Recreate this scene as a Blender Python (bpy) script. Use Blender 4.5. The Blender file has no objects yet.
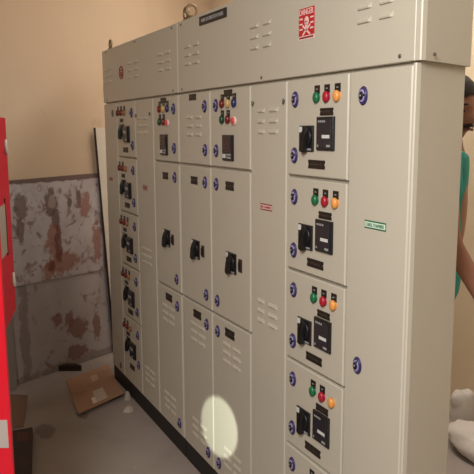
import bpy, bmesh, math, random
from mathutils import Vector, Matrix, noise
random.seed(7)
S = bpy.context.scene
COL = S.collection
PI = math.pi

# ------------------------------------------------------------------ materials
def lin(r, g, b):
    f = lambda c: (c/255/12.92) if c/255 <= .04045 else ((c/255+.055)/1.055)**2.4
    return (f(r), f(g), f(b), 1)
MATS = {}
def mat(name, rgb, rough=.5, metal=0, var=.06, scale=8, bump=0, bscale=60, spec=.5, emit=0):
    m = bpy.data.materials.new(name); m.use_nodes = True
    nt = m.node_tree; N = nt.nodes; L = nt.links
    b = N['Principled BSDF']
    c = lin(*rgb)
    b.inputs['Roughness'].default_value = rough
    b.inputs['Metallic'].default_value = metal
    b.inputs['Specular IOR Level'].default_value = spec
    tc = N.new('ShaderNodeTexCoord'); nz = N.new('ShaderNodeTexNoise')
    nz.inputs['Scale'].default_value = scale; nz.inputs['Detail'].default_value = 4
    L.new(tc.outputs['Object'], nz.inputs['Vector'])
    mx = N.new('ShaderNodeMix'); mx.data_type = 'RGBA'
    mx.inputs[6].default_value = tuple(min(1, v*(1-var)) for v in c[:3])+(1,)
    mx.inputs[7].default_value = tuple(min(1, v*(1+var)) for v in c[:3])+(1,)
    L.new(nz.outputs['Fac'], mx.inputs[0]); L.new(mx.outputs[2], b.inputs['Base Color'])
    if emit:
        L.new(mx.outputs[2], b.inputs['Emission Color']); b.inputs['Emission Strength'].default_value = emit
    if bump:
        n2 = N.new('ShaderNodeTexNoise'); n2.inputs['Scale'].default_value = bscale
        L.new(tc.outputs['Object'], n2.inputs['Vector'])
        bp = N.new('ShaderNodeBump'); bp.inputs['Strength'].default_value = bump; bp.inputs['Distance'].default_value = .01
        L.new(n2.outputs['Fac'], bp.inputs['Height']); L.new(bp.outputs['Normal'], b.inputs['Normal'])
    MATS[name] = m
    return m

def stain_layer(m, rgb, scale, lo, hi, detail=6, dist=.3, amount=1, offset=(0,0,0), stretch=(1,1,1)):
    """put a patch of another colour over the base colour where a noise is high"""
    nt = m.node_tree; N = nt.nodes; L = nt.links; b = N['Principled BSDF']
    src = b.inputs['Base Color'].links[0].from_socket
    tc = N.new('ShaderNodeTexCoord'); mp = N.new('ShaderNodeMapping')
    mp.inputs['Location'].default_value = offset; mp.inputs['Scale'].default_value = stretch
    L.new(tc.outputs['Object'], mp.inputs['Vector'])
    nz = N.new('ShaderNodeTexNoise'); nz.inputs['Scale'].default_value = scale
    nz.inputs['Detail'].default_value = detail; nz.inputs['Distortion'].default_value = dist
    L.new(mp.outputs['Vector'], nz.inputs['Vector'])
    cr = N.new('ShaderNodeMapRange'); cr.inputs['From Min'].default_value = lo; cr.inputs['From Max'].default_value = hi
    cr.inputs['To Max'].default_value = amount
    L.new(nz.outputs['Fac'], cr.inputs['Value'])
    mx = N.new('ShaderNodeMix'); mx.data_type = 'RGBA'; mx.inputs[7].default_value = lin(*rgb)
    L.new(cr.outputs['Result'], mx.inputs[0]); L.new(src, mx.inputs[6]); L.new(mx.outputs[2], b.inputs['Base Color'])

def blobs(m, spots, rgb, wob=.5, nscale=9, rough=.14, amount=.85, flat=False):
    """stains with a place of their own: spots = (x, z, rx, rz) in object coordinates"""
    nt = m.node_tree; N = nt.nodes; L = nt.links; b = N['Principled BSDF']
    tc = N.new('ShaderNodeTexCoord'); nz = N.new('ShaderNodeTexNoise')
    nz.inputs['Scale'].default_value = nscale; nz.inputs['Detail'].default_value = 6
    L.new(tc.outputs['Object'], nz.inputs['Vector'])
    for (x, z, rx, rz) in spots:
        src = b.inputs['Base Color'].links[0].from_socket
        mp = N.new('ShaderNodeMapping'); mp.vector_type = 'POINT'
        mp.inputs['Location'].default_value = (-x/rx, -z/rz, 0) if flat else (-x/rx, 0, -z/rz); mp.inputs['Scale'].default_value = (1/rx, 1/rz, 0) if flat else (1/rx, 0, 1/rz)
        L.new(tc.outputs['Object'], mp.inputs['Vector'])
        ln = N.new('ShaderNodeVectorMath'); ln.operation = 'LENGTH'; L.new(mp.outputs['Vector'], ln.inputs[0])
        ad = N.new('ShaderNodeMath'); ad.operation = 'MULTIPLY_ADD'; ad.inputs[1].default_value = wob*2.4
        L.new(nz.outputs['Fac'], ad.inputs[0]); L.new(ln.outputs['Value'], ad.inputs[2])
        mr = N.new('ShaderNodeMapRange'); mr.inputs['From Min'].default_value = 1+wob*1.2+rough; mr.inputs['From Max'].default_value = 1+wob*1.2-rough
        mr.inputs['To Max'].default_value = amount
        L.new(ad.outputs['Value'], mr.inputs['Value'])
        fac = mr.outputs['Result']
        mx = N.new('ShaderNodeMix'); mx.data_type = 'RGBA'; mx.inputs[7].default_value = lin(*rgb)
        L.new(fac, mx.inputs[0]); L.new(src, mx.inputs[6]); L.new(mx.outputs[2], b.inputs['Base Color'])

paint = mat('panel_paint', (186, 180, 165), .42, var=.03, scale=3)
paint_side = paint
seam = mat('gasket', (60, 54, 46), .8)
plinth_m = mat('plinth_black', (26, 24, 24), .6)
black = mat('black_plastic', (27, 27, 29), .24)
dblack = mat('knob_black', (14, 14, 15), .45)
meter_m = mat('meter_face', (40, 36, 44), .25)
meter_txt = mat('meter_print', (150, 150, 150), .5)
lcd = mat('meter_display', (205, 208, 205), .3)
white = mat('white_print', (225, 222, 214), .5)
plate_m = mat('nameplate_black', (30, 24, 22), .4)
lavender = mat('lock_lavender', (150, 142, 186), .35)
purple = mat('lock_purple', (56, 46, 92), .35)
metal = mat('lock_metal', (150, 146, 160), .3, metal=.6)
zinc = mat('eye_zinc', (128, 106, 80), .45, metal=.5)
steel = mat('screw_steel', (98, 90, 80), .4, metal=.5)
lens_g = mat('lens_green', (22, 100, 62), .4)
lens_r = mat('lens_red', (156, 24, 44), .4)
lens_a = mat('lens_amber', (214, 146, 74), .4)
lens_y = mat('lens_yellow', (186, 156, 96), .25)
lens_dr = mat('lens_dark_red', (104, 30, 32), .3); lens_dg = mat('lens_dark_green', (26, 66, 46), .3); lens_da = mat('lens_dark_amber', (140, 96, 60), .3)
lens_b = mat('lens_blue', (44, 48, 92), .25)
btn_r = mat('button_red', (214, 78, 70), .35)
sign_red = mat('sign_red', (186, 36, 44), .5)
sign_green = mat('sign_green', (20, 100, 62), .5)
sign_pale = mat('sign_pale', (206, 226, 210), .5)
sign_pink = mat('sign_pale_red', (226, 196, 190), .5)
sign_dkred = mat('sign_dark_red', (136, 30, 36), .5)
mat('sign_tan', (190, 172, 150), .5)
relay_m = mat('relay_grey', (44, 46, 52), .15)

# ------------------------------------------------------------------ mesh builder
class MB:
    def __init__(self): self.v = []; self.f = []; self.mi = []; self.sm = []
    def add(self, vs, fs, m=0, smooth=False):
        o = len(self.v); self.v += [Vector(p) for p in vs]
        for f in fs: self.f.append([o+i for i in f]); self.mi.append(m); self.sm.append(smooth)
    def box(self, x0, x1, y0, y1, z0, z1, m=0, c=0):
        """box with the front (low y) edges chamfered by c"""
        if c <= 0:
            v = [(x, y, z) for x in (x0, x1) for y in (y0, y1) for z in (z0, z1)]
            self.add(v, [(0,1,3,2),(4,6,7,5),(0,4,5,1),(2,3,7,6),(0,2,6,4),(1,5,7,3)], m); return
        r = lambda y, a: [(x0+a, y, z0+a), (x1-a, y, z0+a), (x1-a, y, z1-a), (x0+a, y, z1-a)]
        v = r(y1, 0)+r(y0+c, 0)+r(y0, c)
        fs = [(3,2,1,0), (8,9,10,11)]
        for k in (0, 4):
            for i in range(4):
                j = (i+1) % 4; fs.append((k+i, k+j, k+4+j, k+4+i))
        self.add(v, fs, m)
    def lathe(self, c, prof, axis='y', n=20, m=0, sx=1, sz=1, smooth=True):
        """prof = (radius, offset along axis); closed ends"""
        vs = []
        for (r, h) in prof:
            for i in range(n):
                a = 2*PI*i/n; p, q = r*math.cos(a)*sx, r*math.sin(a)*sz
                vs.append((c[0]+p, c[1]+h, c[2]+q) if axis == 'y' else ((c[0]+p, c[1]+q, c[2]+h) if axis == 'z' else (c[0]+h, c[1]+p, c[2]+q)))
        fs = []
        for k in range(len(prof)-1):
            for i in range(n):
                j = (i+1) % n; fs.append((k*n+i, k*n+j, (k+1)*n+j, (k+1)*n+i))
        fs.append(tuple(range(n))); fs.append(tuple(range((len(prof)-1)*n, len(prof)*n))[::-1])
        self.add(vs, fs, m, smooth)
    def prism(self, poly, y0, y1, m=0, axis='y'):
        """poly in (x, z) extruded along y, or in (x, y) along z"""
        n = len(poly)
        mk = (lambda p, h: (p[0], h, p[1])) if axis == 'y' else (lambda p, h: (p[0], p[1], h))
        self.add([mk(p, y0) for p in poly]+[mk(p, y1) for p in poly],
                 [tuple(range(n)), tuple(range(n, 2*n))[::-1]]+[(i, (i+1) % n, n+(i+1) % n, n+i) for i in range(n)], m)
    def tube(self, pts, r, n=10, m=0, closed=False):
        P = [Vector(p) for p in pts]; k = len(P); vs = []
        for i, p in enumerate(P):
            t = ((P[(i+1) % k]-P[i-1]) if closed else (P[min(i+1, k-1)]-P[max(i-1, 0)])).normalized()
            a = t.cross(Vector((.31, .2, .93))).normalized(); b = t.cross(a)
            for j in range(n):
                w = 2*PI*j/n; vs.append(p+a*r*math.cos(w)+b*r*math.sin(w))
        fs = []
        for i in range(k if closed else k-1):
            for j in range(n):
                i2 = (i+1) % k; fs.append((i*n+j, i*n+(j+1) % n, i2*n+(j+1) % n, i2*n+j))
        if not closed: fs += [tuple(range(n)), tuple(range((k-1)*n, k*n))[::-1]]
        self.add(vs, fs, m, True)
    def mesh_from(self, me, M, m=0):
        self.add([M @ v.co for v in me.vertices], [tuple(p.vertices) for p in me.polygons], m)
    def build(self, name, mats, parent=None, origin=None):
        if not isinstance(mats, (list, tuple)): mats = [mats]
        base = WORLD.get(parent, Vector((0, 0, 0))) if parent else Vector((0, 0, 0))
        if origin is None:
            lo = Vector([min(v[i] for v in self.v) for i in range(3)]); hi = Vector([max(v[i] for v in self.v) for i in range(3)])
            origin = Vector(((lo.x+hi.x)/2, (lo.y+hi.y)/2, lo.z))
        origin = Vector(origin)
        me = bpy.data.meshes.new(name)
        me.from_pydata([v-origin for v in self.v], [], self.f); me.update()
        for mm in mats: me.materials.append(mm)
        for p, i, s in zip(me.polygons, self.mi, self.sm): p.material_index = i; p.use_smooth = s
        bm = bmesh.new(); bm.from_mesh(me); bmesh.ops.recalc_face_normals(bm, faces=bm.faces); bm.to_mesh(me); bm.free()
        o = bpy.data.objects.new(name, me); COL.objects.link(o)
        o.parent = parent; o.location = origin-base; WORLD[o] = origin
        return o
WORLD = {}
def empty(name, loc):
    o = bpy.data.objects.new(name, None); COL.objects.link(o); o.location = loc; o.empty_display_size = .1
    WORLD[o] = Vector(loc); return o
def tag(o, label=None, cat=None, group=None, kind=None):
    if label: o['label'] = label
    if cat: o['category'] = cat
    if group: o['group'] = group
    if kind: o['kind'] = kind
    return o
_tx = {}
def text_mesh(s):
    if s not in _tx:
        cu = bpy.data.curves.new('t', 'FONT'); cu.body = s; cu.align_x = 'CENTER'; cu.align_y = 'CENTER'; cu.size = 1; cu.extrude = .01
        o = bpy.data.objects.new('t', cu); COL.objects.link(o)
        dg = bpy.context.evaluated_depsgraph_get(); me = bpy.data.meshes.new_from_object(o.evaluated_get(dg))
        bpy.data.objects.remove(o); bpy.data.curves.remove(cu); _tx[s] = me
    return _tx[s]
def lettering(mb, s, x, y, z, w, h, m):
    """text fitted to a w x h box on a face looking along -y"""
    me = text_mesh(s)
    xs = [v.co.x for v in me.vertices]; ys = [v.co.y for v in me.vertices]
    sx = w/(max(xs)-min(xs)); sz = h/(max(ys)-min(ys)); cx = (max(xs)+min(xs))/2; cz = (max(ys)+min(ys))/2
    M = Matrix(((sx, 0, 0, x-cx*sx), (0, 0, -.05, y), (0, sz, 0, z-cz*sz), (0, 0, 0, 1)))
    mb.mesh_from(me, M, m)

# ------------------------------------------------------------------ room
WALL_E = Vector((-.438, .899, 0)).normalized(); WALL_N = Vector((.899, .438, 0)).normalized(); WALL_A = Vector((-3.396, .15, 0))
def onwall(a, off, z): return WALL_A+WALL_E*a+WALL_N*off+Vector((0, 0, z))
P0 = Vector((-3.93, 1.249)); P1 = Vector((5.5, 2.305)); P2 = Vector((5.5, -7)); P3 = Vector((.087, -7))
H = 3.0
wall_m = mat('wall_distemper', (194, 170, 143), .85, var=.05, scale=1.6, bump=.06, bscale=25)
stain_layer(wall_m, (178, 148, 120), 1.1, .56, .75, amount=.5)
stain_layer(wall_m, (160, 126, 92), 4, .66, .78, amount=.35, offset=(3, 1, 2))
wall_back_m = mat('wall_back_distemper', (214, 194, 164), .85, var=.04, scale=1.6, bump=.06, bscale=25)
floor_m = mat('floor_concrete', (154, 143, 136), .8, var=.10, scale=5, bump=.15, bscale=70)
stain_layer(floor_m, (128, 114, 105), 2.2, .52, .75, amount=.6)
stain_layer(floor_m, (172, 160, 150), 30, .62, .75, amount=.5)
stain_layer(floor_m, (98, 82, 74), 9, .70, .76, amount=.7, offset=(5, 2, 0))
blobs(floor_m, [(-2.23, -.56, .10, .05), (-2.36, -.33, .06, .03)], (62, 48, 44), wob=.4, nscale=14, amount=.45, flat=True)
ceil_m = mat('ceiling_white', (205, 196, 182), .9)
def wall_slab(name, a, b, out, m, z0=0, z1=H, t=.12):
    o = MB(); o.prism([(a.x, a.y), (b.x, b.y), (b.x+out.x*t, b.y+out.y*t), (a.x+out.x*t, a.y+out.y*t)], z0, z1, 0, 'z')
    return tag(o.build(name, m), kind='structure')
wall_slab('wall_left', P3, P0, Vector((-.899, -.438)), wall_m)
wall_slab('wall_back', P0, P1, Vector((-.11, .994)), wall_back_m)
wall_slab('wall_right', P1, P2, Vector((1, 0)), wall_m)
wall_slab('wall_front', P2, P3, Vector((0, -1)), wall_m)
fl = MB(); fl.prism([(-4.1, 1.45), (5.62, 2.45), (5.62, -7.12), (.0, -7.12)], -.1, 0, 0, 'z'); tag(fl.build('floor', floor_m, origin=(0, 0, 0)), kind='structure')
ce = MB(); ce.prism([(-4.1, 1.45), (5.62, 2.45), (5.62, -7.12), (.0, -7.12)], H, H+.1, 0, 'z'); tag(ce.build('ceiling', ceil_m), kind='structure')

# ------------------------------------------------------------------ switchboard
TOP, HB, PB = 2.10, 1.79, .0976
BODYTOP = 1.785
XL, XD, XR = -2.846, -1.598, -.003
DEPTH = .252; TAP = -.085
FY = .018                       # carcass front behind the door faces

def louvers(mb, xs, zs, h=.017, p=.006, m=0, y=0):
    for (x0, x1) in xs:
        for z in zs:
            z1, z0 = z+h*.55, z-h*.45
            a = .011
            mb.add([(x0, y+.001, z1), (x1, y+.001, z1), (x0+a, y-p, z0+.004), (x1-a, y-p, z0+.004), (x0+a, y-p*.75, z0), (x1-a, y-p*.75, z0), (x0, y+.001, z0), (x1, y+.001, z0)],
                   [(0,2,3,1), (2,4,5,3), (4,6,7,5), (0,6,4,2), (1,3,5,7), (0,1,7,6)], m)

def lock(parent, x, z, dark=False, y=0, rot=0):
    mb = MB()
    if dark:
        mb.lathe((x, y, z), [(.020, .001), (.020, -.004), (.016, -.006), (.011, -.006)], n=20, sx=.62, sz=1)
        mb.lathe((x, y-.006, z), [(.008, .001), (.007, -.002), (.004, -.003)], n=12, m=1)
        o = mb.build('door_lock', [steel, steel], parent)
    else:
        mb.lathe((x, y, z), [(.0265, .001), (.0265, -.002), (.025, -.003)], n=28, m=0, sx=.74, sz=1)
        mb.lathe((x, y-.003, z), [(.024, .001), (.024, -.002), (.0215, -.0032), (.014, -.0035)], n=28, m=0, sx=.72, sz=1)
        mb.lathe((x, y-.0062, z), [(.0175, .001), (.0175, -.0012), (.0165, -.0016)], n=24, m=3, sx=.74, sz=1)
        mb.lathe((x, y-.0074, z), [(.0115, .001), (.0112, -.003), (.0095, -.0042), (.005, -.0042)], n=20, m=2, sx=.76, sz=1)
        mb.lathe((x-.002, y-.0115, z), [(.0042, .001), (.004, -.001), (.002, -.0014)], n=12, m=1)
        c, s = math.cos(rot), math.sin(rot)
        q = [(.011, -.0025), (.0165, -.0035), (.0165, .0035), (.011, .0025)]
        mb.prism([(x+a*c*.8-b*s, z+a*s+b*c) for a, b in q], y-.0085, y-.0070, 2)
        o = mb.build('door_lock', [purple, metal, dblack, lavender], parent)
    return o
def lamp(parent, x, z, lens, tagplate=True, y=0):
    mb = MB()
    mb.lathe((x, y, z), [(.0160, .001), (.0160, -.002), (.0150, -.003), (.0140, -.003)], n=20, m=1)
    mb.lathe((x, y-.003, z), [(.0142, .001), (.0140, -.004), (.0125, -.008), (.008, -.0105), (.003, -.0115)], n=20, m=0, sx=.92, sz=1.22)
    o = mb.build('indicator_lamp', [lens, lens], parent)
    if tagplate:
        t = MB(); t.box(x-.014, x+.014, y-.002, y+.001, z+.012, z+.037, 0)
        t.box(x-.004, x+.004, y-.003, y, z+.024, z+.027, 1)
        t.build('lamp_tag', [plate_m, meter_txt], parent)
    return o
def push_button(parent, x, z, y=0):
    mb = MB(); mb.lathe((x, y, z), [(.017, .001), (.017, -.005), (.0150, -.007), (.0135, -.007)], n=20, m=1)
    mb.lathe((x, y-.007, z), [(.0132, .001), (.0132, -.004), (.011, -.006), (.004, -.0045)], n=20, m=0)
    mb.build('push_button', [btn_r, sign_pink], parent)
def nameplate(parent, x, z, w, h, y=0, holes=True, m=None, name='nameplate'):
    mb = MB(); k = h*.18
    if holes:
        pl = [(x-w/2, z-h/2), (x+w/2, z-h/2), (x+w/2, z-k), (x+w/2-k*.8, z), (x+w/2, z+k), (x+w/2, z+h/2), (x-w/2, z+h/2), (x-w/2, z+k), (x-w/2+k*.8, z), (x-w/2, z-k)]
    else: pl = [(x-w/2, z-h/2), (x+w/2, z-h/2), (x+w/2, z+h/2), (x-w/2, z+h/2)]
    mb.prism(pl, y-.003, y+.001, 0)
    # engraved line, too small to read in the photograph
    for i in range(7):
        xx = x-w*.28+i*w*.093
        mb.box(xx-w*.022, xx+w*.022, y-.0033, y-.002, z-h*.10, z+h*.10, 1)
    return mb.build(name, [m or plate_m, MATS['plate_print']], parent)
mat('plate_print', (74, 58, 52), .5)
def meter(parent, x0, x1, z0, z1, y=0, bezel=None):
    w, h = x1-x0, z1-z0
    mb = MB()
    mb.box(x0, x1, y-.009, y+.001, z0, z1, 0, .003)
    mb.box(x0+.008, x1-.008, y-.0105, y-.008, z0+.008, z1-.008, 1, .001)
    mb.box(x0+w*.40, x0+w*.84, y-.0115, y-.009, z0+h*.36, z0+h*.46, 3)
    for i in range(4): mb.box(x0+w*(.16+.11*i), x0+w*(.235+.11*i), y-.0112, y-.009, z1-h*.17, z1-h*.11, 2)
    mb.box(x0+w*.66, x0+w*.88, y-.0112, y-.009, z0+h*.10, z0+h*.17, 2)
    mb.box(x0+w*.12, x0+w*.18, y-.0112, y-.009, z0+h*.10, z0+h*.17, 2)
    return mb.build('digital_meter', [black, meter_m, meter_txt, lcd], parent)
def feeder_meter(parent, x0, x1, z0, z1, y=0):
    w, h = x1-x0, z1-z0
    mb = MB()
    mb.box(x0, x1, y-.009, y+.001, z0, z1, 0, .003)
    mb.box(x0+.008, x1-.008, y-.0105, y-.008, z0+h*.34, z1-.008, 1, .001)
    for i in range(3): mb.box(x0+w*.2, x0+w*.8, y-.0112, y-.009, z1-h*(.24+.15*i), z1-h*(.15+.15*i), 4)
    mb.box(x0+w*.10, x0+w*.36, y-.0112, y-.009, z0+h*.10, z0+h*.26, 3)
    for i in range(2):
        for j in range(2): mb.box(x0+w*(.52+.2*i), x0+w*(.66+.2*i), y-.0125, y-.009, z0+h*(.09+.11*j), z0+h*(.16+.11*j), 2)
    return mb.build('digital_meter', [black, meter_m, meter_txt, lcd, MATS['display_dark']], parent)
mat('display_dark', (66, 40, 40), .3)
def handle(parent, x, z, w=.082, h=.082, turn=-.16, y=0, grip=1.0):
    mb = MB()
    mb.box(x-w/2, x+w/2, y-.006, y+.001, z-h/2, z+h/2, 0, .002)
    mb.box(x-w*.46, x-w*.26, y-.0068, y-.005, z+h*.24, z+h*.46, 2)
    mb.box(x-w*.40, x-w*.28, y-.0068, y-.005, z-h*.46, z-h*.34, 2)
    mb.box(x+w*.10, x+w*.40, y-.0068, y-.005, z-h*.45, z-h*.38, 3)
    cx, cz = x+w*.06, z+h*.05
    mb.lathe((cx, y-.006, cz), [(.030, .001), (.030, -.004), (.027, -.006), (.015, -.007)], n=24, m=1)
    c, s = math.cos(turn), math.sin(turn)
    pl = [(-.009, .030), (.009, .030), (.011, .0), (.014, -.040), (.010, -.047), (-.010, -.047), (-.014, -.040), (-.011, 0)]
    R = [(cx+a*c+b*s*-1, cz+a*s+b*c) for a, b in pl]
    n = len(R); f = .8
    R2 = [(cx+(px-cx)*f, cz+(pz-cz)*1.0) for px, pz in R]
    d0, d1 = y-.009, y-.024*grip
    vs = [(px, d0, pz) for px, pz in R]+[(px, d1 if pl[i][1] < .01 else d1+.008, pz) for i, (px, pz) in enumerate(R2)]
    mb.add(vs, [tuple(range(n)), tuple(range(n, 2*n))[::-1]]+[(i, (i+1) % n, n+(i+1) % n, n+i) for i in range(n)], 1)
    return mb.build('rotary_handle', [black, dblack, lcd, meter_txt], parent)
def latch(parent, x, z, y=0):
    mb = MB(); mb.box(x-.013, x+.013, y-.005, y+.001, z-.026, z+.026, 0, .0015)
    mb.box(x-.006, x+.006, y-.011, y-.004, z-.018, z+.016, 1, .002)
    mb.build('interlock_latch', [MATS['latch_brown'], dblack], parent)
mat('latch_brown', (58, 40, 34), .4)
def relay(parent, x0, x1, z0, z1, y=0):
    mb = MB(); w, h = x1-x0, z1-z0
    mb.box(x0, x1, y-.014, y+.001, z0, z1, 0, .004)
    mb.box(x0+.008, x1-.008, y-.0155, y-.012, z0+.008, z1-.008, 1, .001)
    mb.box(x0+w*.2, x0+w*.75, y-.0165, y-.014, z0+h*.55, z0+h*.72, 2)
    mb.box(x0+w*.55, x0+w*.8, y-.0165, y-.014, z0+h*.14, z0+h*.22, 2)
    return mb.build('digital_meter', [black, relay_m, meter_txt], parent)
def hinge(parent, x, z, y=0):
    mb = MB(); mb.lathe((x, y-.004, z-.014), [(.003, .004), (.0035, .006), (.0035, .020), (.003, .022)], axis='z', n=10)
    mb.box(x-.002, x+.006, y-.002, y+.001, z-.005, z+.005, 0)
    mb.build('hinge', steel, parent)
def strip_label(parent, x0, x1, z0, z1, words, dark, pale, y=0, split=None):
    mb = MB(); t = (z1-z0)*.17; k = (x1-x0)*.02
    mb.box(x0, x1, y-.0012, y+.001, z0, z1, 0)
    mb.box(x0+k, x1-k, y-.0018, y-.0005, z0+t, z1-t, 1)
    if split: mb.box(split-k*.5, split+k*.5, y-.0022, y-.001, z0+t, z1-t, 0)
    lettering(mb, words, (x0+x1)/2, y-.0022, (z0+z1)/2, (x1-x0)*.86, (z1-z0)*.40, 2)
    return mb.build('warning_label', [dark, pale, dark], parent)

def door(parent, x0, x1, z0, z1, louv=()):
    mb = MB(); g = .005
    mb.box(x0+g, x1-g, 0, FY-.001, z0+g, z1-g, 0, .0035)
    for xs, zs in louv: louvers(mb, xs, zs)
    return mb.build('door', paint, parent)

def carcass(parent, x0, x1, right):
    mb = MB()
    xr_f, xr_b = (x1, x1+TAP) if right else (x1, x1)
    mb.prism([(x0, FY), (xr_f, FY), (xr_b, DEPTH), (x0, DEPTH)], PB, HB, 0, 'z')
    if right:   # folded corner post beside the last door
        mb.prism([(x1-.009, .0015), (x1-.003, .0015), (x1, .0045), (x1, FY), (x1-.009, FY)], PB, BODYTOP, 0, 'z')
    return mb.build('carcass', paint, parent)
def plinth(parent, x0, x1, right):
    mb = MB(); b = x1+(TAP if right else 0)
    mb.prism([(x0+.004, .008), (x1-.004, .008), (b-.004, DEPTH-.01), (x0+.004, DEPTH-.01)], 0, PB, 0, 'z')
    return mb.build('plinth', plinth_m, parent)
def header(parent, x0, x1, louv, right):
    mb = MB(); ov = .015 if right else 0
    b = x1+ov+(TAP if right else 0)
    mb.prism([(x0, FY), (x1+ov, FY), (b, DEPTH+.004), (x0, DEPTH+.004)], HB, TOP, 0, 'z')
    if right: mb.prism([(x1-.004, .001), (x1+ov-.003, .001), (x1+ov, .004), (x1+ov, FY), (x1-.004, FY)], HB, TOP, 0, 'z')
    hb = mb.build('busbar_chamber', paint, parent)
    cv = MB(); cv.box(x0+.002, x1-.006 if right else x1-.002, 0, FY-.001, HB, TOP, 0, .002)
    for xs, zs in louv: louvers(cv, xs, zs)
    return cv.build('cover_plate', paint, hb), hb
def screw(parent, x, z):
    mb = MB(); mb.lathe((x, 0, z), [(.0055, .001), (.0055, -.002), (.003, -.0035)], n=12); mb.build('screw', steel, parent)
def lifting_eye(parent, x, z=TOP, turned=False, r=.026, yy=.03):
    mb = MB(); k = 18; pts = []
    for i in range(k):
        a = 2*PI*i/k; p, q = r*math.cos(a), r*math.sin(a)
        pts.append((x, yy+p, z+.014+r+q) if turned else (x+p*1.0, yy+.0, z+.014+r+q))
    mb.tube(pts, .0065, 10, closed=True)
    mb.lathe((x, yy, z), [(.017, -.001), (.017, .008), (.011, .012), (.008, .020)], axis='z', n=14)
    mb.build('lifting_eye', zinc, parent)

rows3 = lambda top: [top, top-.0375, top-.075]

# ---- left section: columns A B C D
left = empty('switchboard_section', ((XL+XD)/2, .1, 0))
tag(left, 'far left section of the grey switchboard, beside the stained wall, red ring emblem on top', 'switchboard', 'sections of the grey switchboard')
carcass(left, XL, XD-.0015, False); plinth(left, XL, XD-.0015, False)
cov, hb = header(left, XL, XD-.0015, [
    ([(-2.80, -2.73), (-2.71, -2.645)], rows3(1.985)), ([(-2.335, -2.25), (-2.235, -2.155)], rows3(1.985)), ([(-1.865, -1.785), (-1.765, -1.685)], rows3(1.985))], False)
for x, z in ((-1.663, 2.085), (-1.663, 1.803), (-2.76, 2.085), (-2.76, 1.803), (-2.2, 2.085)): screw(cov, x, z)
em = MB(); ring = [(-2.458+.034*math.cos(2*PI*i/24), -.001, 1.945+.034*math.sin(2*PI*i/24)) for i in range(24)]
em.tube(ring, .0032, 8, closed=True)
ring = [(-2.458+.013*math.cos(2*PI*i/16), -.001, 1.936+.011*math.sin(2*PI*i/16)) for i in range(16)]
em.tube(ring, .003, 8, closed=True); em.box(-2.480, -2.436, -.003, .001, 1.955, 1.961)
tag(em.build('emblem', MATS['sign_dark_red'], cov), 'round red emblem')
lifting_eye(left, -2.755, r=.022)

AB, BC, CD = -2.5746, -2.2317, -1.9455
dA = door(left, XL+.006, AB, PB, BODYTOP)
lock(dA, -2.652, 1.722, True); lock(dA, -2.652, .150, True)
strip_label(dA, -2.77, -2.70, 1.315, 1.335, 'BUS CHAMBER', MATS['sign_dark_red'], MATS['sign_tan'])
PITCH = .3183
for k in range(5):
    zt = BODYTOP-PITCH*k; zb = zt-PITCH if k < 4 else PB
    d = door(left, AB, BC, zb, zt)
    for x, l in ((-2.545, lens_dr), (-2.484, lens_dr), (-2.423, lens_da)): lamp(d, x, zt-.064, l, tagplate=not (k in (1, 4) and x > -2.43))
    lock(d, -2.294, zt-.068); lock(d, -2.290, zt-.248)
    nameplate(d, -2.479, zt-.107, .060, .020); nameplate(d, -2.418, zt-.274 if k < 4 else zt-.30, .085, .028)
    handle(d, -2.478, zt-.170)
    relay(d, -2.425, -2.335, zt-.232, zt-.140)
dC = door(left, BC, CD, PB, BODYTOP, [([(-2.195, -2.12), (-2.10, -2.02)], rows3(1.685)), ([(-2.175, -2.105), (-2.09, -2.02)], rows3(.985)), ([(-2.175, -2.105), (-2.09, -2.02)], rows3(.30))])
hinge(dC, -2.212, 1.700); hinge(dC, -1.992, 1.706)
strip_label(dC, -2.135, -2.06, 1.305, 1.330, 'BUS CHAMBER', MATS['sign_dark_red'], MATS['sign_tan'])

def incomer_top(parent, x0, x1, ox, lockx):
    d = door(parent, x0, x1, 1.467, BODYTOP)
    nameplate(d, ox+.053, 1.763, .072, .026)
    for x, l in ((0, lens_dr), (.054, lens_y), (.108, lens_b)): lamp(d, ox+x, 1.723, l)
    lamp(d, ox, 1.661, lens_dg); lamp(d, ox+.053, 1.661, lens_dr); push_button(d, ox+.107, 1.655)
    feeder_meter(d, ox+.008, ox+.100, 1.500, 1.601)
    lock(d, lockx, 1.719); lock(d, lockx, 1.536)
    return d
def middle_door(parent, x0, x1, px, lockx, hx):
    d = door(parent, x0, x1, .838, 1.467)
    nameplate(d, px, 1.400, .072, .034); lock(d, lockx, 1.398); lock(d, lockx, .902)
    handle(d, hx+.006, 1.090, .086, .085, -.2, grip=1.1); latch(d, hx+.086, 1.092)
    return d
def bottom_door(parent, x0, x1, px, lockx, lx):
    d = door(parent, x0, x1, PB, .838, [([(lx, lx+.075), (lx+.090, lx+.165)], rows3(.735)), ([(lx, lx+.075), (lx+.090, lx+.165)], rows3(.262))])
    nameplate(d, px, .787, .085, .036); lock(d, lockx, .767); lock(d, lockx, .161)
    return d
incomer_top(left, CD, XD-.004, -1.845, -1.660)
middle_door(left, CD, XD-.004, -1.786, -1.660, -1.788)
bottom_door(left, CD, XD-.004, -1.772, -1.658, -1.868)

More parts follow.
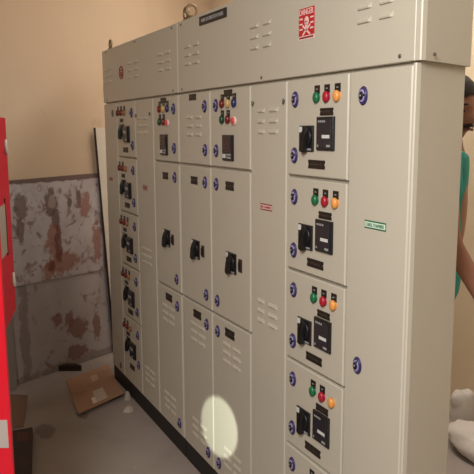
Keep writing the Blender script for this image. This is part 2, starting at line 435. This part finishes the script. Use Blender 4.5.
# ---- right section: columns E F G H I
right = empty('switchboard_section', ((XD+XR)/2, .1, 0))
tag(right, 'near right section of the grey switchboard, with red danger sticker and long black nameplate', 'switchboard', 'sections of the grey switchboard')
X0 = XD+.0015
EF, FG, GH, HI = -1.2472, -.8880, -.6265, -.2795
carcass(right, X0, XR, True); plinth(right, X0, XR, True)
cov, hb = header(right, X0, XR, [
    ([(-1.52, -1.445), (-1.425, -1.35)], rows3(1.985)), ([(-.895, -.825), (-.80, -.735)], rows3(1.988)), ([(-.252, -.184), (-.157, -.093)], [1.992, 1.954, 1.917])], True)
for x, z in ((-1.551, 2.085), (-1.551, 1.803), (-.805, 1.803), (-.064, 1.806), (-.805, 2.085), (-.064, 2.085)): screw(cov, x, z)
sc = MB(); sc.lathe((.008, .05, 1.806), [(.0045, -.001), (.0045, .002), (.002, .003)], axis='x', n=12); sc.build('screw', steel, hb)
npl = MB(); npl.box(-1.342, -1.082, -.004, .001, 2.051, 2.087, 0, .001); lettering(npl, 'MAIN DISTRIBUTION PANEL', -1.212, -.0045, 2.069, .215, .015, 1)
tag(npl.build('nameplate', [plate_m, MATS['meter_print']], cov), 'long black nameplate with pale lettering')
# danger sticker: white skull and bones on red
dg = MB(); ax0, ax1, az0, az1 = -.556, -.467, 1.912, 1.996; cx = (ax0+ax1)/2
dg.box(ax0, ax1, -.0012, .001, az0, az1, 0)
lettering(dg, 'DANGER', cx, -.0022, az1-.012, .080, .018, 1)
for s in (-1, 1):
    for i in range(3):
        w = .018; xx = cx+s*.031
        dg.box(xx-w/2, xx+w/2, -.0018, .0, az1-.034-.016*i, az1-.029-.016*i, 1)
dg.lathe((cx, -.001, az1-.040), [(.0125, .0005), (.0125, -.0008), (.010, -.001)], n=20, m=1, sz=1.15)
dg.box(cx-.0065, cx+.0065, -.002, 0, az1-.060, az1-.049, 1)
for s in (-1, 1): dg.lathe((cx+s*.0045, -.002, az1-.042), [(.003, .0005), (.003, -.0006)], n=10, m=0)
for s in (-1, 1):
    c, q = math.cos(.6*s), math.sin(.6*s); L_, T_ = .026, .003
    dg.prism([(cx+a*c-b*q, az0+.017+a*q+b*c) for a, b in ((-L_, -T_), (L_, -T_), (L_, T_), (-L_, T_))], -.002, 0, 1)
dg.box(ax0+.004, ax1-.004, -.0018, 0, az0-.008, az0-.003, 2); dg.box(ax0, ax1, -.001, .001, az0-.012, az0, 1)
tag(dg.build('danger_sign', [sign_red, sign_pink, MATS['sign_dark_red']], cov), 'red danger sticker with skull and crossbones')
lifting_eye(right, -1.497, r=.025, yy=.03, turned=True)
lifting_eye(right, -1.562, r=.024, yy=.03)

dE = door(right, X0+.003, EF, 1.467, BODYTOP, [([(-1.505, -1.43), (-1.41, -1.335)], rows3(1.678))])
nameplate(dE, -1.430, 1.763, .075, .026); lock(dE, -1.302, 1.719); lock(dE, -1.302, 1.536)
middle_door(right, X0+.003, EF, -1.425, -1.307, -1.424)
dEb = bottom_door(right, X0+.003, EF, -1.412, -1.307, -1.490)
incomer_top(right, EF, FG, -1.128, -1.190)
middle_door(right, EF, FG, -1.066, -1.192, -1.060)
bottom_door(right, EF, FG, -1.074, -1.192, -1.142)
dG = door(right, FG, GH, PB, BODYTOP, [([(-.836, -.778), (-.755, -.684)], rows3(1.690)), ([(-.836, -.778), (-.755, -.684)], rows3(.990))])
hinge(dG, -.868, 1.716); hinge(dG, -.648, 1.715)
tag(strip_label(dG, -.813, -.727, 1.333, 1.356, 'BUS CHAMBER', MATS['sign_dark_red'], sign_pink), 'small red and white label')
for k in range(5):
    zt = BODYTOP-PITCH*k; zb = zt-PITCH if k < 4 else PB
    d = door(right, GH, HI, zb, zt)
    for x, l in ((-.446, lens_g), (-.392, lens_r), (-.337, lens_a)): lamp(d, x, zt-.067, l, tagplate=not (k == 3 and x > -.35))
    lock(d, -.575, zt-.068, rot=.7); lock(d, -.577, zt-.249, rot=.2)
    nameplate(d, -.392, zt-.111, .069, .022)
    meter(d, -.4385, -.3475, zt-.228, zt-.126)
    handle(d, -.502, zt-.193)
    nameplate(d, -.444, zt-.273, .092, .027)
dI = door(right, HI, XR-.006, PB, BODYTOP)
lock(dI, -.213, 1.713, rot=.1); lock(dI, -.211, .927, rot=1.2)
tag(strip_label(dI, -.193, -.099, 1.3435, 1.3665, 'CABLE CHAMBER', sign_green, sign_pale), 'small green and white cable chamber label')

# ------------------------------------------------------------------ end wall: slabs, boards
def wall_sheet(name, quad, off0, off1, th, mats, edge=None, origin=(0, 0)):
    """quad = (along wall, z) corners; lower edge at off0 and upper at off1 from the wall; local x = along, z = up"""
    mb = MB(); n = len(quad); zs = [q[1] for q in quad]; z0, z1 = min(zs), max(zs)
    vs = []
    for dth in (0, th):
        for a, z in quad:
            vs.append((a, -(off0+(off1-off0)*(z-z0)/(z1-z0)+dth), z))
    mb.add(vs, [tuple(range(n))], 0); mb.f.append([n+i for i in range(n)]); mb.mi.append(0); mb.sm.append(False)
    for i in range(n):
        mb.f.append([i, (i+1) % n, n+(i+1) % n, n+i]); mb.mi.append(1 if edge else 0); mb.sm.append(False)
    o = mb.build(name, mats, origin=(origin[0], 0, origin[1]))
    a = math.atan2(WALL_E.y, WALL_E.x)
    p = onwall(origin[0], 0, origin[1])
    o.location = p; o.rotation_euler = (0, 0, a)
    return o
slab_hi = mat('slab_stained', (166, 157, 157), .6, var=.14, scale=14, bump=.1, bscale=30)
stain_layer(slab_hi, (190, 183, 183), 4.5, .46, .66, amount=.5)
stain_layer(slab_hi, (112, 84, 74), 13, .54, .64, amount=.75, offset=(2, 0, 4), dist=1.2)
blobs(slab_hi, [(-.735, .50, .055, .10), (-.75, .36, .03, .08)], (98, 76, 68), wob=.7, nscale=24, amount=.8)
blobs(slab_hi, [(-.505, .515, .05, .085), (-.47, .40, .035, .06), (-.35, .50, .018, .03), (-.27, .52, .02, .05)], (92, 70, 62), wob=.7, nscale=26, amount=.85)
blobs(slab_hi, [(-.495, .515, .028, .045)], (150, 134, 126), wob=.5, nscale=24, amount=.8)
blobs(slab_hi, [(-.50, .24, .06, .12), (-.22, .47, .05, .09), (-.42, .10, .14, .07), (-.56, .06, .05, .06), (-.12, .20, .04, .15)], (134, 82, 66), wob=.9, nscale=17, amount=.75)
blobs(slab_hi, [(-.46, .22, .03, .14), (-.52, .10, .03, .04)], (96, 52, 44), wob=.9, nscale=22, amount=.8)
blobs(slab_hi, [(-.40, .668, .7, .020)], (84, 56, 48), wob=.4, nscale=22)
blobs(slab_hi, [(-.02, .3, .06, .5)], (100, 80, 72), wob=.6, nscale=9, amount=.7)
slab_lo = mat('slab_plain', (158, 150, 149), .6, var=.10, scale=10, bump=.08, bscale=30)
stain_layer(slab_lo, (174, 167, 166), 3.0, .5, .68, amount=.6)
stain_layer(slab_lo, (108, 82, 74), 9, .60, .70, amount=.7, offset=(7, 0, 1), dist=1.2)
blobs(slab_lo, [(-.50, .36, .05, .04), (-.33, .26, .07, .09), (-.40, .34, .04, .05), (-.34, .09, .1, .05), (-.16, .25, .03, .12)], (112, 70, 60), wob=1.0, nscale=20, amount=.75)
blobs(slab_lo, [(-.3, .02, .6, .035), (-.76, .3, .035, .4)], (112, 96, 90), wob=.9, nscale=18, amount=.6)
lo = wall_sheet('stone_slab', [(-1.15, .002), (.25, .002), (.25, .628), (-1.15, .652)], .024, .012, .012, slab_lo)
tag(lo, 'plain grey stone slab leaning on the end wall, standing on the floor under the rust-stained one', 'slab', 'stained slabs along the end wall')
hi = wall_sheet('stone_slab', [(-1.15, .654), (.25, .630), (.25, 1.332), (-1.15, 1.312)], .024, .012, .012, slab_hi, origin=(0, .642))
tag(hi, 'rust-stained pale stone slab on the end wall, upper of two, below the bare beige plaster', 'slab', 'stained slabs along the end wall')
board_w = mat('board_white', (196, 186, 172), .6, var=.04)
board_e = mat('board_edge', (54, 44, 38), .7)
wb = wall_sheet('white_board', [(-.03, .001), (.30, .001), (.20, 1.64), (-.125, 1.64)], .055, .035, .022, [board_w, board_e], edge=True)
tag(wb, 'tall off-white board with dark edge leaning between end wall and switchboard', 'board')
pb = wall_sheet('board_offcut', [(-1.12, .004), (-.90, .004), (-.875, .03), (-.872, .60), (-1.12, .60)], .075, .045, .014, mat('offcut_grey', (134, 126, 118), .7))
tag(pb, 'short pale grey board offcut leaning on the stained wall behind red cabinet', 'board')

# ------------------------------------------------------------------ things on the floor
card_m = mat('cardboard', (170, 132, 106), .85, var=.10, scale=9, bump=.05)
stain_layer(card_m, (142, 108, 88), 4, .55, .7, amount=.6)
card_e = mat('cardboard_edge', (120, 92, 74), .9)
tape_m = mat('paper_tape', (196, 180, 164), .6)
def sheet(name, quad, th, mats, bend=None, res=10):
    """a thin bent sheet: quad corners (x, y), bend(u, v) gives the height of its underside"""
    mb = MB(); Q = [Vector(q) for q in quad]; bend = bend or (lambda u, v: .001)
    vs = []
    for t in (0, th):
        for i in range(res+1):
            for j in range(res+1):
                u, v = i/res, j/res
                p = (Q[0]*(1-u)+Q[1]*u)*(1-v)+(Q[3]*(1-u)+Q[2]*u)*v
                vs.append((p.x, p.y, bend(u, v)+t))
    k = (res+1)**2; ix = lambda t, i, j: t*k+i*(res+1)+j; fs = []
    for i in range(res):
        for j in range(res):
            fs.append((ix(0,i,j), ix(0,i,j+1), ix(0,i+1,j+1), ix(0,i+1,j))); fs.append((ix(1,i,j), ix(1,i+1,j), ix(1,i+1,j+1), ix(1,i,j+1)))
    for i in range(res):
        fs += [(ix(0,i,0), ix(0,i+1,0), ix(1,i+1,0), ix(1,i,0)), (ix(0,i,res), ix(1,i,res), ix(1,i+1,res), ix(0,i+1,res)),
               (ix(0,0,i), ix(1,0,i), ix(1,0,i+1), ix(0,0,i+1)), (ix(0,res,i), ix(0,res,i+1), ix(1,res,i+1), ix(1,res,i))]
    mb.add(vs, fs, 0); return mb.build(name, mats)
cq = [(-2.93, -.292), (-3.07, .03), (-2.47, -.045), (-2.335, -.353)]
cb_bend = lambda u, v: .003+.045*max(0, v-.25)**1.5*(.35+.65*u)+.012*u*(1-v)
cb = sheet('cardboard_sheet', cq, .006, [card_m], cb_bend)
tag(cb, 'flattened brown cardboard piece on the floor at the foot of the switchboard', 'cardboard')
def on_card(name, u0, u1, v0, v1, m):
    Q = [Vector(q) for q in cq]
    P = lambda u, v: (Q[0]*(1-u)+Q[1]*u)*(1-v)+(Q[3]*(1-u)+Q[2]*u)*v
    o = sheet(name, [P(u0, v0), P(u1, v0), P(u1, v1), P(u0, v1)], .001, [m], lambda a, b: cb_bend(u0+(u1-u0)*a, v0+(v1-v0)*b)+.0062, 6)
    w = WORLD[o]; o.parent = cb; o.location = w-WORLD[cb]; return o
on_card('paper_tape', .42, .66, .60, .93, tape_m); on_card('paper_tape', .34, .42, .76, .93, mat('tape_white', (226, 212, 196), .6)); on_card('paper_tape', .50, .66, .16, .34, mat('tape_tan', (186, 152, 128), .6))
paper_m = mat('scrap_paper', (176, 166, 154), .8)
def scrap(x, y, r, h, label, seed):
    mb = MB(); n = 10; rnd = random.Random(seed); vs = []
    for k, (s, z) in enumerate(((1, .001), (.9, h*.5), (.45, h))):
        for i in range(n):
            a = 2*PI*i/n; q = r*s*(.75+.5*rnd.random()); vs.append((x+q*math.cos(a)*.7, y+q*math.sin(a), z*(.8+.4*rnd.random()) if k else .001))
    fs = [tuple(range(n)), tuple(range(2*n, 3*n))]
    for k in range(2):
        for i in range(n): fs.append((k*n+i, k*n+(i+1) % n, (k+1)*n+(i+1) % n, (k+1)*n+i))
    mb.add(vs, fs); return tag(mb.build('paper_scrap', paper_m), label, 'paper', 'white scraps beside the cardboard')
scrap(-2.44, -.03, .020, .05, 'small upright white paper scrap against the black plinth beside the cardboard', 1)
scrap(-2.28, -.077, .032, .025, 'crumpled white paper scrap on the bare floor nearest the camera', 2)
scrap(-3.36, -.03, .02, .03, 'tiny white paper scrap on the floor at the foot of the stained wall', 3)
sp = MB(); c1 = Vector((-3.135, -.185)); c0 = Vector((-3.215, -.35)); c0 = c1+(c0-c1).normalized()*.19; dn = Vector((.899, .438))*.07
sp.prism([tuple(c0), tuple(c0+dn), tuple(c1+dn), tuple(c1)], 0, .04, 0, 'z')
tag(sp.build('brick', mat('brick_dark', (58, 44, 38), .9, bump=.2)), 'dark flat brick lying against the foot of the stained slab', 'brick')
bs = sheet('cardboard_strip', [(-2.86, -.66), (-2.79, -.56), (-2.34, -.66), (-2.34, -.76)], .004, [mat('strip_brown', (128, 100, 84), .9)], lambda u, v: .001+.01*math.sin(PI*v)*u)
tag(bs, 'narrow brown cardboard strip on the floor beside the red cabinet', 'cardboard')
dk = MB(); dk.prism([(-2.25, -.625), (-2.26, -.90), (-1.55, -1.05), (-1.55, -.755)], .001, .03, 0, 'z')
dk_o = dk.build('floor_mat', mat('mat_dark', (68, 55, 52), .9, var=.2)); tag(dk_o, 'dark flat mat on the floor at the lower left beside red cabinet', 'mat')
ml = MB(); ml.prism([(-2.20, -.655), (-2.22, -.71), (-2.10, -.73), (-2.09, -.67)], .0295, .031, 0, 'z')
tag(ml.build('label_patch', mat('patch_red', (92, 52, 50), .8), dk_o), 'faded red patch')

# ------------------------------------------------------------------ red cabinet: front panel, and closed body in a slightly deeper red
red_m = mat('red_enamel', (214, 24, 44), .35, var=.04)
red_d = mat('red_enamel_body', (206, 22, 48), .5, var=.04, spec=.15)
glass_m = mat('window_sheet', (176, 164, 150), .3)
sticker_m = mat('sticker_grey', (176, 166, 160), .5)
rc = empty('red_cabinet', (-.75, -1.2, 0))
tag(rc, 'bright red metal cabinet at the left edge of the photo, pale window in its side', 'cabinet')
Pn = Vector((-.587, -.943)); R2 = Vector((.449, .893)).normalized(); F2 = Vector((-.8935, .449)).normalized()
def rc_box(a0, a1, d0, d1, z0, z1):
    """a = along the front from its right edge (negative to the left), d = depth away from the camera"""
    c = [Pn+R2*a0+F2*d0, Pn+R2*a1+F2*d0, Pn+R2*a1+F2*d1, Pn+R2*a0+F2*d1]
    return [tuple(q) for q in c], z0, z1
D1 = Vector((-.847, -.872)); dd = D1-Pn; dl = dd.length; dd.normalize(); dn = Vector((-dd.y, dd.x))
if dn.dot(R2) < 0: dn = -dn
def dbox(s0, s1, n0, n1, z0, z1):
    """s = along the side from its near edge, n = out of the side"""
    return [tuple(Pn+dd*s0+dn*n0), tuple(Pn+dd*s1+dn*n0), tuple(Pn+dd*s1+dn*n1), tuple(Pn+dd*s0+dn*n1)], z0, z1
def rput(name, m, q, a, b, parent=None):
    mb = MB(); mb.prism(q, a, b, 0, 'z'); return mb.build(name, m, parent or rc)
bq = [tuple(Pn+dd*.004), tuple(Pn+dd*dl), tuple(Pn+dd*dl-R2*.33), tuple(Pn+dd*.004-R2*.33)]
body = rput('body', red_d, bq, 1.06, 1.66)
q, a, b = rc_box(-.34, 0, 0, .012, .05, 1.66); rput('front_panel', red_m, q, a, b)
q, a, b = rc_box(-.32, -.03, .012, .16, 0, .06); rput('base', plinth_m, q, a, b)
q, a, b = rc_box(-.10, -.008, -.002, .001, .715, .80); tag(rput('sticker', sticker_m, q, a, b), 'worn grey sticker')
q, a, b = dbox(.012, .142, -.004, .0015, 1.265, 1.41); tag(rput('window', glass_m, q, a, b), 'pale window in the red side')
q, a, b = dbox(.142, .150, -.004, .003, 1.255, 1.425); rput('window_frame', black, q, a, b)
for z in (1.572, 1.163):
    lm = MB()
    P = lambda s_, n_: Pn+dd*s_+dn*n_
    a_, b_ = P(.212, .004), P(.236, .004)
    lm.tube([(a_.x, a_.y, z-.016), (a_.x, a_.y, z), ((a_.x+b_.x)/2, (a_.y+b_.y)/2, z+.020), (b_.x, b_.y, z-.004), (b_.x, b_.y, z-.024)], .004, 8)
    lm.build('hinge_pin', white, rc)

# ------------------------------------------------------------------ sacks behind the switchboard
sack_m = mat('sack_white', (206, 198, 190), .85, var=.10, scale=7, bump=.25, bscale=22)
stain_layer(sack_m, (150, 134, 120), 6, .56, .7, amount=.6)
def sack(c, rx, ry, rz, rot, seed, lump=.16, sq=3.0):
    mb = MB(); nu, nv = 40, 24; vs = []; cr, sr = math.cos(rot), math.sin(rot)
    pw = lambda v, e: math.copysign(abs(v)**e, v)
    for i in range(nv+1):
        th = PI*i/nv-PI/2
        for j in range(nu):
            ph = 2*PI*j/nu
            x = rx*pw(math.cos(th), .7)*pw(math.cos(ph), 2/sq); y = ry*pw(math.cos(th), .7)*pw(math.sin(ph), 2/sq); z = rz*pw(math.sin(th), .9)
            k = 1+lump*noise.noise(Vector((x*6+seed, y*6, z*7)))+lump*.45*noise.noise(Vector((x*17, y*17+seed, z*17)))
            k += lump*.3*abs(noise.noise(Vector((x*34, y*34+seed, z*30)))); x *= k; y *= k; z = max(z*k, -rz*.92)
            vs.append((c[0]+x*cr-y*sr, c[1]+x*sr+y*cr, z))
    lo = min(v[2] for v in vs); vs = [(x, y, z-lo+c[2]) for x, y, z in vs]
    fs = [(i*nu+j, i*nu+(j+1) % nu, (i+1)*nu+(j+1) % nu, (i+1)*nu+j) for i in range(nv) for j in range(nu)]
    mb.add(vs, fs, 0, True); return mb
ra = math.atan2(.893, .449)
tag(sack((-.80, 1.345, .002), .34, .13, .075, math.atan2(.06, 1), 1, .22).build('sack', sack_m), 'large filled white sack lying on the floor behind the switchboard', 'sack', 'white sacks behind the switchboard')
tag(sack((-1.215, 1.455, .002), .070, .055, .115, .15, 5, .5, 2.0).build('sack', sack_m), 'small crumpled white sack standing against the back wall behind the large one', 'sack', 'white sacks behind the switchboard')

# ------------------------------------------------------------------ person
skin_m = mat('skin', (150, 104, 82), .55, var=.05, scale=12)
hair_m = mat('hair_black', (26, 21, 20), .6, var=.2, scale=60)
shirt_m = mat('shirt_teal', (44, 150, 142), .85, var=.08, scale=14, bump=.15, bscale=30)
trouser_m = mat('trousers_dark', (52, 44, 44), .9)
shoe_m = mat('shoe_black', (24, 22, 22), .5)
lip_m = mat('lip', (120, 70, 62), .5); eyew_m = mat('eye_white', (210, 205, 198), .3); iris_m = mat('iris', (22, 16, 14), .3)
def skin_mesh(chains, sub=2):
    """chains = lists of (x, y, z, r); the first is rooted, later ones start at ('at', chain, index)"""
    vs, es, rs, idx = [], [], [], []
    for ch in chains:
        ids = []
        for p in ch:
            if p[0] == 'at': ids.append(idx[p[1]][p[2]])
            else: vs.append(p[:3]); rs.append(p[3]); ids.append(len(vs)-1)
        es += list(zip(ids, ids[1:])); idx.append(ids)
    me = bpy.data.meshes.new('skin'); me.from_pydata(vs, es, []); me.update()
    o = bpy.data.objects.new('skin', me); COL.objects.link(o)
    md = o.modifiers.new('s', 'SKIN'); md.use_smooth_shade = True
    for i, r in enumerate(rs):
        d = me.skin_vertices[0].data[i]; d.radius = (r, r) if not isinstance(r, tuple) else r; d.use_root = (i == 0)
    sb = o.modifiers.new('u', 'SUBSURF'); sb.levels = sub; sb.render_levels = sub
    dg = bpy.context.evaluated_depsgraph_get(); out = bpy.data.meshes.new_from_object(o.evaluated_get(dg))
    bpy.data.objects.remove(o); return out
# figure frame: +x forward, +y left, z up
FW = Vector((.449*.94+.8935*.34, .893*.94-.449*.34)).normalized()
PX, PY = -.585, .575
PM = Matrix.Translation((PX, PY, 0)) @ Matrix.Rotation(math.atan2(FW.y, FW.x), 4, 'Z')
def fingers(base, fwd, side, down):
    """base at the wrist; five bent finger chains rooted in the palm"""
    out = []
    B, f, s, d = Vector(base), Vector(fwd).normalized(), Vector(side).normalized(), Vector(down).normalized()
    for k, (off, ln) in enumerate(((-.030, .072), (-.010, .082), (.011, .077), (.030, .060))):
        r0 = B+d*.055+s*off*.6; r1 = B+d*.088+s*off; r2 = r1+d*ln*.45+f*.006; r3 = r2+d*ln*.3+f*.014; r4 = r3+d*ln*.22+f*.014
        out.append([tuple(r0)+(.010,), tuple(r1)+(.0095,), tuple(r2)+(.0085,), tuple(r3)+(.0078,), tuple(r4)+(.0066,)])
    t0 = B+d*.025+f*.012; t1 = B+d*.045+f*.034; t2 = t1+d*.030+f*.014; t3 = t2+d*.026+f*.002
    out.append([tuple(t0)+(.012,), tuple(t1)+(.0115,), tuple(t2)+(.010,), tuple(t3)+(.008,)])
    return out
HX = .080          # head a little forward of the shoulders
RS = (.070, -.160, 1.505); RE = (.105, -.185, 1.240); RW = (.235, -.175, 1.010)
LS = (.055, .170, 1.50); LE = (-.01, .215, 1.23); LW = (-.02, .20, .985)
torso = [(0, 0, .95, (.125, .095)), (0, 0, 1.08, (.118, .088)), (.03, 0, 1.24, (.135, .098)), (.065, 0, 1.42, (.145, .092)), (.075, 0, 1.505, (.085, .07)), (.075, 0, 1.56, .055), (HX-.01, 0, 1.62, .055)]
arm = lambda Sh, El, Wr: [('at', 0, 3), Sh+(.052,), tuple((Vector(Sh)+Vector(El))/2)+(.045,), El+(.037,), tuple((Vector(El)*.6+Vector(Wr)*.4))+(.036,), Wr+(.026,)]
leg = lambda y: [('at', 0, 0), (.0, y, .86, .088), (.005, y*1.05, .50, .060), (-.005, y*1.05, .30, .055), (-.02, y*1.05, .10, .038)]
body_chains = [torso, arm(RS, RE, RW), arm(LS, LE, LW), leg(.095), leg(-.095)]
parts = [skin_mesh(body_chains)]
def palm(Wr, El):
    d = (Vector(Wr)-Vector(El)).normalized(); f = Vector((1, 0, 0)); f = (f-d*f.dot(d)).normalized(); s = d.cross(f)
    W = Vector(Wr)
    ch = [[tuple(W-d*.03)+((.024, .020),), tuple(W+d*.02)+((.028, .018),), tuple(W+d*.06)+((.036, .016),), tuple(W+d*.092)+((.036, .013),)]]
    return [skin_mesh(ch)]+[skin_mesh([c], 1) for c in fingers(W, s, f, d)]
parts += palm(RW, RE)+palm(LW, LE)
# head: a shaped ovoid with brow, nose, lips, chin and ears
def head():
    mb = MB(); nu, nv = 48, 40; vs = []
    g = lambda a, b, w: math.exp(-((a-b)/w)**2)
    for i in range(nv+1):
        th = PI*i/nv; zz = math.cos(th)
        for j in range(nu):
            ph = 2*PI*j/nu; cx_, sy_ = math.cos(ph), math.sin(ph)
            rx, ry = .098, .077
            low = max(0, -zz)
            ry *= 1-.26*low**1.3; rx *= 1-.08*low
            x, y, z = rx*math.sin(th)*cx_, ry*math.sin(th)*sy_, .118*zz
            if cx_ > 0:
                F = cx_**2
                x += F*(.010*g(z, -.098, .018)*g(y, 0, .03)+.030*g(z, -.030, .016)*g(y, 0, .012)+.018*g(z, -.012, .02)*g(y, 0, .010)
                        +.005*g(z, .018, .010)*g(abs(y), .030, .02)-.008*g(z, .002, .012)*g(abs(y), .030, .015)+.008*g(z, -.062, .010)*g(y, 0, .022)-.004*g(z, -.080, .006)*g(y, 0, .02))
            else:
                x -= .010*g(z, .02, .06)
            vs.append((x, y, z))
    fs = []; ms = []
    for i in range(nv):
        for j in range(nu): fs.append((i*nu+j, (i+1)*nu+j, (i+1)*nu+(j+1) % nu, i*nu+(j+1) % nu))
    mb.add(vs, fs, 0, True)
    for s in (-1, 1):
        mb.lathe((.073, s*.030, .000), [(.0015, -.010), (.008, -.007), (.0115, 0), (.008, .007), (.0015, .010)], n=12, m=2, axis='z')
        mb.lathe((.0835, s*.030, .000), [(.0052, -.002), (.005, .0015), (.002, .002)], n=12, m=3, axis='x')
        mb.tube([(.090, s*.014, .019), (.090, s*.030, .025), (.080, s*.046, .021)], .0042, 8, 3)
        mb.tube([(.0, s*.076, .022), (-.012, s*.088, .026), (-.022, s*.090, .008), (-.014, s*.085, -.014), (.0, s*.074, -.030)], .0065, 8, 0)
    mb.tube([(.086, -.022, -.066), (.096, -.010, -.062), (.098, 0, -.063), (.096, .010, -.062), (.086, .022, -.066)], .0048, 8, 1)
    mb.tube([(.084, -.024, -.053), (.096, -.012, -.049), (.099, 0, -.048), (.096, .012, -.049), (.084, .024, -.053)], .0055, 8, 3)
    return mb
hd = head(); HM = Matrix.Translation((HX, 0, 1.690)) @ Matrix.Rotation(-.65, 4, 'Z') @ Matrix.Rotation(.10, 4, 'Y')
person = empty('person', (PX, PY, 0))
tag(person, 'person in teal short-sleeved shirt standing half hidden behind the switchboard', 'person')
mb = MB()
for me in parts:
    o_ = len(mb.v); mb.mesh_from(me, PM)
    mb.sm = [True]*len(mb.f)
o_ = len(mb.v); mb.v += [PM @ HM @ v for v in hd.v]; mb.f += [[o_+i for i in f] for f in hd.f]; mb.mi += hd.mi; mb.sm += [True]*len(hd.f)
mb.build('body', [skin_m, lip_m, eyew_m, iris_m], person, origin=(PX, PY, 0))
def clothing(name, chains, m):
    mb = MB()
    for me in [skin_mesh(c) for c in chains]: mb.mesh_from(me, PM)
    mb.sm = [True]*len(mb.f); mb.build(name, m, person, origin=(PX, PY, 0))
mid = lambda a, b, t: tuple(Vector(a)*(1-t)+Vector(b)*t)
sleeve = lambda Sh, El: [('at', 0, 3), Sh+(.066,), mid(Sh, El, .28)+(.064,), mid(Sh, El, .55)+(.063,)]
clothing('shirt', [[[(.03, 0, .93, (.142, .118)), (.035, 0, 1.10, (.146, .120)), (.03, 0, 1.25, (.154, .116)), (.065, 0, 1.42, (.162, .108)), (.075, 0, 1.51, (.10, .085)), (.075, 0, 1.55, (.066, .064))], sleeve(RS, RE), sleeve(LS, LE)]], shirt_m)
tl = lambda y: [('at', 0, 0), (.0, y, .84, .100), (.005, y*1.05, .50, .078), (-.005, y*1.05, .30, .072), (-.015, y*1.05, .07, .066)]
clothing('trousers', [[[(0, 0, .93, (.135, .105)), (0, 0, 1.08, (.128, .098))], tl(.095), tl(-.095)]], trouser_m)
mb = MB()
for s in (-1, 1):
    me = skin_mesh([[(-.07, s*.1, .045, .040), (.0, s*.1, .050, .044), (.09, s*.105, .040, .040), (.165, s*.108, .034, .030)]])
    mb.mesh_from(me, PM)
mn = min(v.z for v in mb.v)
for v in mb.v: v.z -= mn-.001
mb.sm = [True]*len(mb.f); mb.build('shoes', shoe_m, person, origin=(PX, PY, 0))
# hair: a shell over the crown, back and sides
mb = MB(); nu, nv = 48, 24; vs = []; ok = []
for i in range(nv+1):
    for j in range(nu):
        ph = 2*PI*j/nu; lim = PI*(.34+.26*(.5-.5*math.cos(ph))**.7)        # lower at the back
        th = lim*i/nv
        k = 1+.02*noise.noise(Vector((math.cos(ph)*4, math.sin(ph)*4, th*5)))
        t = .012*(1-.6*(i/nv)**6)
        x, y, z = (.098+t)*math.sin(th)*math.cos(ph)*k, (.077+t)*math.sin(th)*math.sin(ph)*k, (.118+t)*math.cos(th)*k
        if math.cos(ph) < 0: x -= .010
        vs.append((x, y, z))
mb.add([PM @ HM @ Vector(v) for v in vs], [(i*nu+j, (i+1)*nu+j, (i+1)*nu+(j+1) % nu, i*nu+(j+1) % nu) for i in range(nv) for j in range(nu)], 0, True)
hr = mb.build('hair', hair_m, person, origin=(PX, PY, 0))
md = hr.modifiers.new('t', 'SOLIDIFY'); md.thickness = .008; md.offset = -1

# ------------------------------------------------------------------ light
def area(name, loc, target, size, power, col):
    l = bpy.data.lights.new(name, 'AREA'); l.shape = 'RECTANGLE'; l.size, l.size_y = size; l.energy = power; l.color = col
    o = bpy.data.objects.new(name, l); COL.objects.link(o); o.location = loc
    o.rotation_euler = (Vector(target)-Vector(loc)).to_track_quat('-Z', 'Y').to_euler(); return o
area('key_light', (1.42, -1.82, 2.5), (.75, 0, 1.0), (.7, .9), 99, (1, .955, .895))  # unseen key light, placed and aimed for the falloff along the switchboard
area('ceiling_light_rear', (-1.5, .8, 2.92), (-1.5, .8, 0), (3.2, .6), 42, (1, .93, .86))
area('front_fill', (-1.2, -3.2, 2.9), (-2.6, -1.0, 0), (1.2, .3), 1.5, (1, .95, .90))  # weak fill, added to lift the left end
sl = bpy.data.lights.new('torch', 'SPOT'); sl.energy = 270; sl.spot_size = math.radians(7.6); sl.spot_blend = .25; sl.color = (.92, 1, .86); sl.shadow_soft_size = .01
so = bpy.data.objects.new('torch', sl); COL.objects.link(so); so.location = (.25, -1.45, .95)
so.rotation_euler = (Vector((-1.185, 0, .335))-Vector(so.location)).to_track_quat('-Z', 'Y').to_euler()
w = bpy.data.worlds.new('world'); S.world = w; w.use_nodes = True
w.node_tree.nodes['Background'].inputs[0].default_value = (.5, .45, .4, 1); w.node_tree.nodes['Background'].inputs[1].default_value = .05

# ------------------------------------------------------------------ camera
cd = bpy.data.cameras.new('camera'); co = bpy.data.objects.new('camera', cd); COL.objects.link(co); S.camera = co
cd.sensor_fit = 'HORIZONTAL'; cd.sensor_width = 36; cd.lens = 674.7466*36/474; cd.clip_start = .02
r = Vector((.44949158, .89327101, -.00492164)); u = Vector((-.137726, .07474497, .98764606)); f = Vector((-.88260346, .44326075, -.15662388))
Rm = Matrix((r, u, -f)).transposed().to_4x4()
co.matrix_world = Matrix.Translation((1.34624413, -1.18105336, 1.62006422)) @ Rm

S.view_settings.view_transform = 'Standard'; S.view_settings.look = 'None'; S.view_settings.gamma = 1
S.view_settings.use_curve_mapping = False; S.view_settings.exposure = 0
